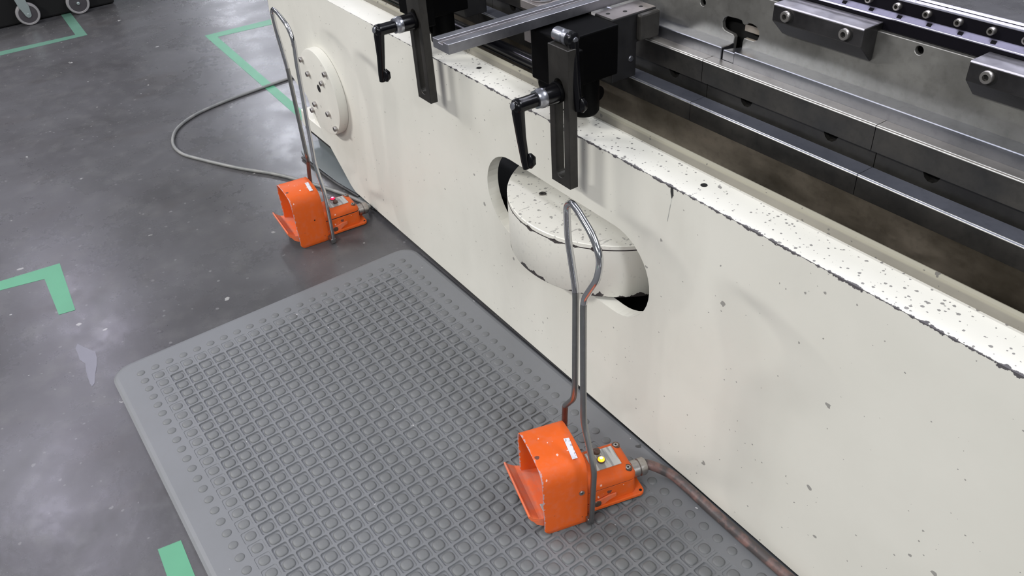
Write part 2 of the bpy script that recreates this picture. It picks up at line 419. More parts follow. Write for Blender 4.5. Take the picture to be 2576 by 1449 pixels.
# local coordinates: x = row*P, y = column*P
mb = MB()
x0, x1, y0, y1 = -1.78 * P, (NR - 1 + 1.78) * P, -1.78 * P, (NC - 1 + 1.74) * P
def rr_loop(x0, x1, y0, y1, r, n=8):
    out = []
    for cx, cy, a in ((x1 - r, y0 + r, -PI / 2), (x1 - r, y1 - r, 0), (x0 + r, y1 - r, PI / 2), (x0 + r, y0 + r, PI)):
        for k in range(n + 1): t = a + PI / 2 * k / n; out.append((cx + r * math.cos(t), cy + r * math.sin(t)))
    return out
# sloped rim
outer = rr_loop(x0, x1, y0, y1, .055); mid = rr_loop(x0 + .006, x1 - .006, y0 + .006, y1 - .006, .050); inn = rr_loop(x0 + .014, x1 - .014, y0 + .014, y1 - .014, .042)
n = len(outer)
cell = [(-.5 * P, -.5 * P), ((NR - .5) * P, -.5 * P), ((NR - .5) * P, (NC - .5) * P), (-.5 * P, (NC - .5) * P)]
vs = [(x, y, FZ) for x, y in outer] + [(x, y, -.0060) for x, y in outer] + [(x, y, -.0018) for x, y in mid] + [(x, y, 0) for x, y in inn]
fs = []
for L in range(3):
    for i in range(n): j = (i + 1) % n; fs.append((L * n + i, L * n + j, (L + 1) * n + j, (L + 1) * n + i))
mb.add(vs, fs)
rim_me = None
bm = bmesh.new()
iv = [bm.verts.new((x, y, 0)) for x, y in inn]; ed = [bm.edges.new((iv[i], iv[(i + 1) % n])) for i in range(n)]
# inner square of the cell field (field starts at column/row 1, ring 0 is flat with bumps)
f0, f1x, f1y = .5 * P, (NR - 1.5) * P, (NC - 1.5) * P
sq = [bm.verts.new(p) for p in ((f0, f0, 0), (f1x, f0, 0), (f1x, f1y, 0), (f0, f1y, 0))]
ed += [bm.edges.new((sq[i], sq[(i + 1) % 4])) for i in range(4)]
bmesh.ops.triangle_fill(bm, use_beauty=True, use_dissolve=False, edges=ed)
bm.verts.ensure_lookup_table(); bm.verts.index_update()
mb.add([v.co[:] for v in bm.verts], [tuple(v.index for v in f.verts) for f in bm.faces]); bm.free()
obj('mat_border', mb, M['mat'], mat_root)
# pocket cells
cells = MB()
def rsq(h, r, z, cx, cy, n=3):
    return [(x + cx, y + cy, z) for x, y in rr_loop(-h, h, -h, h, r, n)]
H = P / 2
for i in range(1, NR - 1):
    for j in range(1, NC - 1):
        ring = min(i, j, NR - 1 - i, NC - 1 - j)
        d = .0034 if ring >= 2 else .0012
        cx, cy = i * P, j * P
        A = [(cx - H, cy - H, 0), (cx + H, cy - H, 0), (cx + H, cy + H, 0), (cx - H, cy + H, 0)]
        hw = H - .0021
        B = rsq(hw, .0045, 0, cx, cy); C = rsq(hw - .0008, .0042, -d, cx, cy)
        k = 4   # points per corner
        vs = A + B + C; fs = []
        # corner order of rr_loop: (+,-), (+,+), (-,+), (-,-)  -> A index 1,2,3,0
        ca = [1, 2, 3, 0]
        for c in range(4):
            b0 = 4 + c * k
            for q in range(k - 1): fs.append((ca[c], b0 + q + 1, b0 + q))
            nb = 4 + ((c + 1) % 4) * k
            fs.append((ca[c], ca[(c + 1) % 4], nb, b0 + k - 1))
        nB = 4 * k
        for q in range(nB): q2 = (q + 1) % nB; fs.append((4 + q, 4 + q2, 4 + nB + q2, 4 + nB + q))
        fs.append(tuple(4 + nB + q for q in range(nB)))
        cells.add(vs, fs)
o = obj('pocket_grid', cells, M['mat'], mat_root); o['kind'] = 'stuff'; lab(o, 'grid of raised ribs around square pockets')
# domes
def dome_mesh(r, h, name, sq=.25, n=16):
    vs = []; fs = []
    prof = [(1.0, 0), (.96, .32), (.86, .62), (.66, .86), (.38, .97)]
    for pr, ph in prof:
        for k in range(n):
            a = 2 * PI * k / n
            e = 1 + sq * .22 * (math.cos(4 * a + PI)) if True else 1
            vs.append((r * pr * e * math.cos(a), r * pr * e * math.sin(a), h * ph))
    vs.append((0, 0, h))
    L = len(prof)
    for i in range(L - 1):
        for k in range(n): k2 = (k + 1) % n; fs.append((i * n + k, i * n + k2, (i + 1) * n + k2, (i + 1) * n + k))
    for k in range(n): fs.append(((L - 1) * n + k, (L - 1) * n + (k + 1) % n, L * n))
    me = D.meshes.new(name); me.from_pydata(vs, [], fs); me.materials.append(M['dome'])
    for p in me.polygons: p.use_smooth = True
    return me
big = dome_mesh(.0132, .0044, 'dome_large'); small = dome_mesh(.0102, .0030, 'dome_small', 0); midm = dome_mesh(.0122, .0034, 'dome_middle', .15)
camp = Vector((1.8839, -.8983, 1.3894))
dl = []
for i in range(NR):
    for j in range(NC):
        ring = min(i, j, NR - 1 - i, NC - 1 - j)
        me, z = ((small, -.0002) if ring == 0 else (midm, -.0012) if ring == 1 else (big, -.0034))
        wx = i * P * cs - j * P * sn; wy = -22.95 * P + i * P * sn + j * P * cs
        q = Vector((wx, wy, 0)) - camp
        xc = sum(R[0][k] * q[k] for k in range(3)); yc = sum(R[1][k] * q[k] for k in range(3)); zc = sum(R[2][k] * q[k] for k in range(3))
        px, py = 1288 + 2070 * xc / zc, 724.5 + 2070 * yc / zc
        vis = -20 < px < 2596 and -20 < py < 1469 and not (1300 < px < 1600 and 1110 < py < 1330)
        dl.append((0 if vis else 1, q.length, i, j, me, z))
dl.sort(key=lambda t: (t[0], t[1]))
for t in dl[:300]:
    o = D.objects.new('dome', t[4]); COL.objects.link(o); o.parent = mat_root; o.location = (t[2] * P, t[3] * P, t[5])
rest = MB()
for t in dl[300:]:
    me = t[4]; rest.add([(v.co.x + t[2] * P, v.co.y + t[3] * P, v.co.z + t[5]) for v in me.vertices], [tuple(p.vertices) for p in me.polygons])
o = obj('domes', rest, M['dome'], mat_root, smooth=True); o['kind'] = 'stuff'

# ================================================================== MACHINE
press = empty('press_brake', (0, 0, 0))
tag(press, 'long cream painted press machine with a chipped ledge, round flange and steel die beams behind', 'machine')
XR = 2.6
LZ = 0.6708; LY = 0.0780
hole = obround(.505, .860, .4165, .1050)
front_outline = [(-.720, LZ), (-.724, .56), (-.735, .47), (-.742, .40), (-.735, .30), (-.706, .20), (-.6527, .142), (-.6047, .104), (-.5495, .062), (-.5007, .022), (-.470, .008), (XR, .008), (XR, LZ)]
me = plate_with_holes(front_outline, [hole], 'y', 0.0, .030)
fp = link('front_plate', me, M['cream'], press); lab(fp, 'cream front plate with a wide oval opening')
o = obj('ledge', MB().box(-.720, XR, .030, LY, .60, LZ), M['cream'], press); lab(o, 'flat cream ledge with chipped paint')
# holes in the ledge (dark plugs set in)
for hx, hy in ((.3297, .0461), (.6403, .0554), (1.0381, .0445)):
    o = obj('ledge_hole', MB().cyl((hx, hy, LZ - .01), (hx, hy, LZ + .0004), .0062, 16), M['void'], press)
# lip behind the ledge
lip = [(.078, LZ - .02), (.078, .6830), (.0805, .6885), (.087, .6905), (.092, .6880), (.0945, .681), (.0945, .60), (.078, .60)]
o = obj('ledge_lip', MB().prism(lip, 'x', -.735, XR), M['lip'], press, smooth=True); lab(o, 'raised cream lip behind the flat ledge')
obj('paint_gash', MB().prism([(1.004, .6700), (1.010, .6702), (1.0115, .6560), (1.008, .6480), (1.0045, .6600)], 'y', -.0006, .001), M['cable_black'], press)
obj('paint_scratch', MB().prism([(1.0078, .650), (1.0090, .650), (1.0015, .598), (1.0005, .598)], 'y', -.0003, .001), M['rating'], press)
# added black strip, stands in for the shade in the gap under the plate
obj('base_gap_shade', MB().box(-.46, XR, .0265, .07, FZ, .012), M['void'], press)
# recessed left frame column
lc = [(-1.13, 1.2), (-1.125, .50), (-1.14, .41), (-1.115, .298), (-1.05, .234), (-1.00, .206), (-.955, .205), (-.925, .182), (-.913, .150), (-.90, .11), (-.60, .11), (-.60, 1.2)]
o = obj('frame_column', MB().prism(lc, 'y', .06, .10), M['cream2'], press, bevel=.003); lab(o, 'cream frame column set back at the left end')
ft = [(-1.000, .065), (-.985, .122), (-.955, .118), (-.90, .108), (-.60, .108), (-.60, .055), (-.985, .055)]
obj('recess_shade', MB().box(-.935, -.60, .115, .30, .105, .175), M['void'], press)  # added black box in place of shade between column and foot
o = obj('machine_foot', MB().prism(ft, 'y', .045, .30), M['cream2'], press, bevel=.002); lab(o, 'cream foot under the left end')
obj('foot_pad', MB().box(-.99, -.60, .05, .30, .040, .056), M['rubber'], press)
obj('foot_pad', MB().box(-.965, -.60, .08, .27, FZ + .006, .041), M['gray_plate'], press)
# round flange
fx, fz = -.535, .355
fl = obj('flange', MB().lathe([(.139, 0), (.139, .024), (.1375, .029), (.131, .030), (0, .030)], (0, 0, 0), (0, -1, 0), 64), M['cream2'], press, smooth=True)
fl.location = (fx, -.001, fz); lab(fl, 'round cream bolted flange at the left end')
obj('flange_hole', MB().cyl((.005, -.0300, .016), (.005, -.0306, .016), .0125, 20), M['void'], fl)
for dx, dz in ((-.0935, .084), (.0905, .0895), (-.0893, -.0887), (.0898, -.092)):
    socket_bolt('bolt', (dx, -.030, dz), (0, -1, 0), .0085, .010, M['bolt'], fl)
for dx, dz in ((-.0576, .0465), (.0495, .048), (-.0532, -.0555), (.0507, -.0546)):
    socket_bolt('bolt', (dx, -.030, dz), (0, -1, 0), .0085, .010, M['bolt'], fl)
# turntable block in the oval opening
tb = obj('round_table', MB().lathe([(.248, .318), (.2505, .321), (.2505, .4385), (.2480, .4388), (.2480, .4400), (.2500, .4402), (.2500, .4485), (.2485, .450), (0, .450)], (.650, .190, 0), (0, 0, 1), 128), M['worn_cream'], press, smooth=True)
lab(tb, 'worn cream round table showing through the oval opening')
socket_bolt('bolt', (.5735, .0366, .4495), (0, 0, 1), .0085, .0022, M['bolt'], tb)
# interior of the frame
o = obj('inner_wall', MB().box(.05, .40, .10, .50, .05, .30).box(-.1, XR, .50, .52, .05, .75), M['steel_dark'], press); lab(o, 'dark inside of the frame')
obj('shade_panel', MB().box(.30, 1.0, .1125, .1165, .4512, .5600), M['steel_dark'], press)  # added dark panel, stands in for the ledge's shade on the table
obj('inner_floor', MB().box(.0, XR, .0785, .50, .05, .07), M['steel_dark'], press)

# die beams : profile coordinates (y, z)
YC, ZC = .16835, .7298
def segs(name, poly, xs, mat, gap=.0006, bevel=.0015):
    for a, b in zip(xs[:-1], xs[1:]):
        obj(name, MB().prism(poly, 'x', a + gap, b - gap), mat, press, bevel=bevel, seg=1)
cseg = [.8753 + .3638 * k for k in range(-4, 6)]
segs('front_rail', [(YC, ZC - .036), (YC, ZC - .0002), (.2050, ZC - .0002), (.2050, ZC - .036)], cseg, M['steel_seg'], bevel=0)
o = obj('beam_front', MB().prism([(YC + .0012, .46), (YC + .0012, ZC - .036), (.2045, ZC - .036), (.2045, .46)], 'x', -.58, XR), M['steel_face'], press); lab(o, 'brownish oiled steel beam face')
segs('rail_lit_top', [(YC - .0004, ZC - .0004), (YC - .0004, ZC), (YC + .0010, ZC + .0010), (.2046, ZC + .0010), (.2046, ZC - .0004)], cseg, M['cap_blue'], gap=.0006, bevel=0)  # paler cap puts the rail's lit top into the colour
segs('rail_edge_highlight', [(YC - .0009, ZC - .0022), (YC - .0009, ZC - .0012), (YC + .0014, ZC + .0014), (YC + .0026, ZC + .0014), (YC + .0014, ZC - .0022)], cseg, M['edge_bright'], gap=.0006, bevel=0)  # pale strip drawn as the highlight on the rail edge
# strip with half-round notches
nx = [.7849 - .1835 * k for k in range(8, 0, -1)] + [.7849, .9680, 1.1500, 1.3310, 1.5120, 1.6930, 1.874, 2.055]
def strip_poly(a, b):
    pts = [(a, .70), (b, .70), (b, .7595)]
    for c in sorted([c for c in nx if a + .02 < c < b - .02], reverse=True):
        pts += [(c + .0150, .7595), (c + .0140, .7520), (c + .0105, .7445), (c + .004, .7400), (c - .004, .7400), (c - .0105, .7445), (c - .0140, .7520), (c - .0150, .7595)]
    pts.append((a, .7595)); return pts
aseg = [.8723 + .3636 * k for k in range(-4, 6)]
for a, b in zip(aseg[:-1], aseg[1:]):
    obj('notched_strip', MB().prism(strip_poly(a + .0008, b - .0008), 'y', .213, .222), M['steel_strip'], press)
obj('dark_backing', MB().box(-.58, XR, .226, .250, .46, .7600), M['void'], press)
YA, ZA = .19536, .8043
segs('die_block', [(YA, .7625), (YA, ZA), (.2260, ZA), (.2260, .7625)], aseg, M['steel_seg'], bevel=0)
segs('die_block_lit_top', [(YA - .0004, ZA - .0006), (YA - .0004, ZA), (YA + .0010, ZA + .0008), (.2196, ZA + .0008), (.2196, ZA - .0004)], aseg, M['cap_brown'], gap=.0006, bevel=0)  # lighter cap, painted as the lit top of the die blocks
segs('die_block_edge_highlight', [(YA - .0009, ZA - .0024), (YA - .0009, ZA - .0014), (YA + .0014, ZA + .0012), (YA + .0026, ZA + .0012), (YA + .0014, ZA - .0024)], aseg, M['edge_bright'], gap=.0006, bevel=0)  # bright strip painted as the die blocks' edge highlight
# stepped ledge B, cut at the keyhole
YB, ZB = .2198, .8267
def ledge(xa, xb, zt, name='stepped_ledge', yb=YB, skew=0.0):
    m_ = MB(); y1 = .2535
    v = [(xa, yb, ZA - .002), (xb, yb, ZA - .002), (xb + 0, y1, ZA - .002), (xa, y1, ZA - .002), (xa, yb, zt), (xb, yb, zt), (xb, y1, zt), (xa, y1, zt)]
    if skew: v[3] = (xa + skew, y1, ZA - .002); v[7] = (xa + skew, y1, zt)
    m_.add(v, [(3, 2, 1, 0), (4, 5, 6, 7), (0, 1, 5, 4), (1, 2, 6, 5), (2, 3, 7, 6), (3, 0, 4, 7)])
    return obj(name, m_, M['steel_top'], press, bevel=.0012, seg=1)
ledge(-.58, .8915, ZB); ledge(.8945, .9218, ZB - .0030, yb=YB + .0012, skew=.0150); ledge(.9218, XR, ZB)
# bed plate with keyhole slot
YP = .2521
key = [(.9107, .8240), (.9107, .8330), (.9131, .8412), (.936, .8412), (.9435, .8455), (.9462, .8540), (.9446, .8624), (.9390, .8680), (.930, .8705), (.9192, .8704), (.915, .8665), (.911, .8649), (.9065, .8665), (.9036, .8710), (.8950, .8718), (.8706, .8705), (.8625, .8660), (.8588, .857), (.8614, .8473), (.867, .8440), (.8728, .843), (.8880, .8412), (.8915, .8370), (.8907, .8240)]
outl = [(-.58, .8240), (.8907, .8240)]
bp_outer = [(-.58, .8000), (.8895, .8000)] + [(.8907, .8240)] + list(reversed(key))[1:-1] + [(.9107, .8240), (.9118, .8000), (XR, .8000), (XR, .9205), (-.58, .9205)]
me = plate_with_holes(bp_outer, [circle(1.2427, .9096, .0068, 20), circle(.8077, .8812, .0068, 20), circle(1.605, .9096, .0068, 20)], 'y', YP, YP + .009)
o = link('bed_plate', me, M['steel_plate'], press, bevel=.0009, seg=1); lab(o, 'stained steel bed plate with a keyhole slot')
obj('bed_core', MB().prism([(YP + .030, .47), (YP + .030, .9205), (.262, .9205), (.262, .9206), (.3140, .9206), (.3140, .47)], 'x', -.58, XR), M['void'], press)
obj('slot_web', MB().box(.900, .945, YP + .016, YP + .024, .848, .860), M['steel_face'], press)
# die holder rail on top
def chamf(poly, c):
    out = []; n = len(poly)
    for i in range(n):
        a, b, d = Vector(poly[i - 1]), Vector(poly[i]), Vector(poly[(i + 1) % n])
        out.append(tuple(b + (a - b).normalized() * min(c, (a - b).length * .4))); out.append(tuple(b + (d - b).normalized() * min(c, (d - b).length * .4)))
    return out
obj('die_holder_front', MB().prism([(.2630, .9206), (.2630, .9385), (.2700, .9385), (.2700, .9206)], 'x', -.58, XR), M['black_flat'], press)
o = obj('die_step', MB().prism([(.2620, .9375), (.2620, .9392), (.2630, .9402), (.2690, .9462), (.2700, .9470), (.2700, .9375)], 'x', -.58, XR), M['steel_polish'], press); lab(o, 'polished sloping step below the row of bolts')
obj('die_wall', MB().prism([(.2700, .9375), (.2700, .9655), (.2830, .9655), (.2830, .9375)], 'x', -.58, XR), M['black_flat'], press)
o = obj('die_shoulder', MB().prism(chamf([(.2693, .9645), (.2693, .9676), (.2830, .9676), (.2830, .9645)], .0018), 'x', -.58, XR), M['steel_edge'], press)
obj('die_step_edge', MB().prism([(.2615, .9382), (.2615, .9394), (.2622, .9402), (.2634, .9402), (.2634, .9382)], 'x', -.58, XR), M['steel_edge'], press)
obj('die_groove', MB().prism([(.2830, .9375), (.2830, .9620), (.2900, .9620), (.2900, .9375)], 'x', -.58, XR), M['black_flat'], press)
o = obj('die_ridge', MB().prism(chamf([(.2895, .9375), (.2895, .9680), (.2965, .9680), (.2965, .9375)], .0020), 'x', -.58, XR), M['steel_edge'], press)
obj('die_back', MB().prism([(.2965, .9375), (.2965, .9300), (.3140, .9206), (.2700, .9206), (.2700, .9375)], 'x', -.58, XR), M['black_flat'], press)
for k in range(-8, 26):
    bx = 1.1851 + .0487 * k
    if bx > XR - .05: break
    obj('step_mark', MB().prism([(.2646, .9416), (.2642, .9421), (.2678, .9457), (.2682, .9452)], 'x', bx + .0030, bx + .0105), M['black_flat'], press)  # small black rectangle on the step by each bolt
    socket_bolt('die_bolt', (bx, .2700, .9578), (0, -1, 0), .0056, .0085, M['bolt'], press, .52)
# clamp blocks
cp = [(.2150, .9040), (.2150, .9300), (.2165, .9315), (.2620, .9315), (.2620, .9212), (.2508, .9212), (.2508, .8740), (.2460, .8740)]
for xa in (.9990, 1.3390, 1.6790):
    cb = obj('clamp_block', MB().prism(cp, 'x', 0, .172), M['clamp_dark'], press, bevel=.0010, seg=1); cb.location = (xa, 0, 0); lab(cb, 'steel clamp block with shaded front and lit top painted in')
    obj('lit_top', MB().prism([(.2148, .9296), (.2148, .9304), (.2166, .9321), (.2610, .9321), (.2610, .9312), (.2168, .9312)], 'x', .0004, .1716), M['steel_clamp'], cb)  # thin pale cap paints the clamp's lit top
    for bx in (.0293, .1423):
        b = obj('bolt_shadow', MB().cyl((bx + .002, .2146, .9165), (bx + .002, .2160, .9165), .0105, 24), M['void'], cb)  # black disc set low and right, painting the bolt's shadow
        b = socket_bolt('clamp_bolt', (bx, .2146, .9178), (0, -1, 0), .0090, .0070, M['bolt'], cb, .5)
# guide shaft running along the beam
gs = obj('guide_shaft', MB().cyl((-.40, .112, .700), (.675, .112, .700), .0160, 24), M['black_gloss'], press, smooth=True); lab(gs, 'black guide shaft along the pit')

# floor plate under the left end
o = obj('floor_plate', MB().prism([(-.955, .02), (-.94, .004), (-.915, -.012), (-.86, -.021), (-.60, -.010), (-.36, .004), (-.36, .30), (-.955, .30)], 'z', FZ, FZ + .006), M['gray_plate'], bevel=.0015)
tag(o, 'flat dark grey plate lying on the floor under the left end of the machine', 'floor plate')

# ================================================================== SUPPORT BRACKETS
def bracket(xc, label, third, zt):
    r = empty('support_bracket', (xc, 0, 0)); tag(r, label, 'bracket')
    me = plate_with_holes([(-.0295, .586), (.0295, .586), (.0295, .8618), (-.0295, .8618)],
                          [[(x, z) for x, z in [( .0130 * math.cos(a), .6150 + .0130 * math.sin(a)) for a in [PI + PI * k / 10 for k in range(11)]] + [(.0130 * math.cos(a), .790 + .0130 * math.sin(a)) for a in [PI * k / 10 for k in range(11)]]]], 'y', -.050, -.030)
    o = link('slotted_bar', me, M['steel_bar'], r, bevel=.0010, seg=1); lab(o, 'dark steel hanging bar with a long slot')
    obj('clamp_washer', MB().lathe([(.0185, 0), (.0205, .002), (.0205, .006), (.0190, .008), (0, .008)], (0, -.050, .778), (0, -1, 0)), M['black'], r, smooth=True)
    obj('clamp_barrel', MB().lathe([(.0175, .004), (.0185, .008), (.0180, .036), (0, .036)], (0, -.050, .778), (0, -1, 0)), M['black_gloss'], r, smooth=True)
    obj('clamp_ring', MB().lathe([(.0178, .034), (.0185, .036), (.0185, .043), (.0170, .046), (.0165, .052), (0, .052)], (0, -.050, .778), (0, -1, 0)), M['ring'], r, smooth=True)
    lv = MB()
    lv.tube(catmull([(0, -.100, .778), (0, -.112, .778), (0, -.128, .779), (.000, -.139, .776)], 5), [.0130] * 11 + [.0135, .014, .014, .0138, .013][:5], 18) if False else \
        lv.lathe([(.0125, .048), (.0130, .055), (.0128, .080), (.0138, .088), (.0135, .096), (.0095, .1005), (0, .102)], (0, -.050, .778), (0, -1, 0), 20)
    lv.tube([(0, -.139, .778), (.0005, -.141, .766), (.004 + .004 * (not third), -.140, .72), (.010, -.138, .672), (.0115, -.137, .658)] if third else
            [(0, -.139, .778), (-.001, -.141, .766), (-.006, -.142, .72), (-.015, -.143, .672), (-.0165, -.143, .656)], [.0125, .0118, .0092, .0078, .0070], 14)
    e = (.0115, -.135, .672) if third else (-.0130, -.140, .670)
    lv.tube([(e[0] + .004, e[1] + .004, e[2] + .014), (e[0] + .005, e[1] + .006, e[2] + .006), (e[0] + .005, e[1] + .006, e[2] - .005), (e[0] + .003, e[1] + .004, e[2] - .013)], [.004, .0088, .0088, .005], 14)
    o = obj('clamp_lever', lv, M['black_gloss'], r, smooth=True); lab(o, 'glossy black clamping lever')
    obj('lever_screw', MB().lathe([(.0068, 0), (.0068, .0022), (.003, .003), (0, .003)], (0, -.1505, .781), (0, -1, .25), 14), M['ring'], r, smooth=True)
    # body over the ledge
    b = MB(); b.box(-.1115, -.0120, -.0290, .102, .766, zt); b.box(-.030, .0180, -.0299, -.005, .76, zt - .012)
    obj('bracket_body', b, M['black'], r, bevel=.003)
    obj('vertical_post', MB().lathe([(.026, .694), (.030, .700), (.030, .766), (0, .766)], (-.045, .045, 0), (0, 0, 1)), M['black'], r, smooth=True)
    obj('cross_boss', MB().cyl((-.145, .035, .735), (-.045, .035, .735), .026, 24), M['black'], r, smooth=True)
    # hook block over the die beam
    pr = [(.1025, .7400), (.1640, .7400), (.1640, .8075), (.2120, .8075), (.2120, .8640), (.1025, .8640)]
    o = obj('hook_block', MB().prism(pr, 'x', -.083, -.030), M['steel_dark'], r, bevel=.0018); lab(o, 'dark steel hook block over the die beam')
    obj('hook_block_top', MB().box(-.0818, -.0312, .1037, .2108, .8640, .8652), M['steel_arm_side'], r)
    for py_ in (.118, .150, .190): obj('screw_hole', MB().cyl((-.050 - .012 * (py_ < .13), py_, .864), (-.050 - .012 * (py_ < .13), py_, .8656), .0042, 14), M['void'], r)
    obj('back_plate', MB().box(-.0295, -.0160, .1600, .2100, .8120, .8630), M['steel_bar'], r, bevel=.004)
    obj('locating_pin', MB().lathe([(.006, 0), (.005, .002), (0, .0025)], (-.030, .1500, .778), (1, 0, 0), 14), M['ring'], r, smooth=True)
    if third:
        o = obj('knob_barrel', MB().lathe([(.0125, 0), (.0130, .004), (.0130, .022), (.0100, .024), (.0100, .027), (.0135, .029), (.0140, .038), (0, .040)], (-.028, -.030, .8740), (1, 0, 0)), M['ring'], r, smooth=True)
        l2 = MB(); l2.lathe([(.0120, 0), (.0135, .003), (.0130, .012), (.008, .0155), (0, .016)], (.0100, -.030, .8745), (1, 0, 0), 20)
        l2.tube([(.018, -.030, .872), (.020, -.030, .855), (.027, -.031, .80), (.033, -.031, .758), (.0345, -.031, .747)], [.0110, .0100, .0085, .0078, .0070], 14)
        l2.tube([(.040, -.028, .772), (.042, -.027, .764), (.042, -.027, .754), (.039, -.028, .747)], [.004, .0078, .0078, .005], 14)
        o = obj('side_lever', l2, M['black_gloss'], r, smooth=True)
        obj('lever_cap', MB().lathe([(.0055, 0), (.0050, .002), (0, .0025)], (.0255, -.030, .8755), (1, 0, 0), 14), M['ring'], r, smooth=True)
    return r
bracket(.7575, 'black clamp bracket with two levers and a slotted bar above the oval opening', True, .862)
bracket(.2260, 'black clamp bracket with one lever, nearer the far end of the machine', False, .862)

# slotted arm lying on the bracket
arm = empty('slotted_arm', (.6415, -.218, 0)); tag(arm, 'bright steel arm with a groove and screw holes lying across the ledge', 'arm')
pr = [(-.0265, .8668), (.0265, .8668), (.0265, .8848), (.0085, .8848), (.0085, .8798), (-.0085, .8798), (-.0085, .8848), (-.0265, .8848)]
o = obj('grooved_bar', MB().prism(pr, 'y', 0, .463), M['steel_arm'], arm, bevel=.0004, seg=1)
obj('groove_floor', MB().box(-.0084, .0084, .001, .462, .8797, .8800), M['steel_arm_side'], arm)
for k in range(6):
    yy = .036 + .0735 * k
    obj('groove_screw', MB().lathe([(.0050, 0), (.0046, .0010), (.0018, .0012), (0, .0006)], (.0045, yy, .8799), (0, 0, 1), 14), M['bolt'], arm, smooth=True)
# shelf bracket under the arm (part of arm)
o = obj('arm_support', MB().prism([(.0, .8280), (.0, .8658), (.140, .8658), (.140, .8280)][:4], 'x', -.0265, .0040), M['steel_arm_side'], arm, bevel=.0015); o.location = (0, .197, 0)
lab(o, 'flat support under the arm')
o = obj('clamp_nut', MB().lathe([(.024, 0), (.026, .002), (.026, .010), (.022, .013), (.014, .014), (.013, .020), (0, .021)], (-.0560, .2640, .8850), (0, 0, 1), 8), M['chrome'], arm, bevel=.001)
obj('arm_tab', MB().box(-.085, -.0266, .232, .298, .8700, .8852), M['steel_arm_side'], arm, bevel=.001)

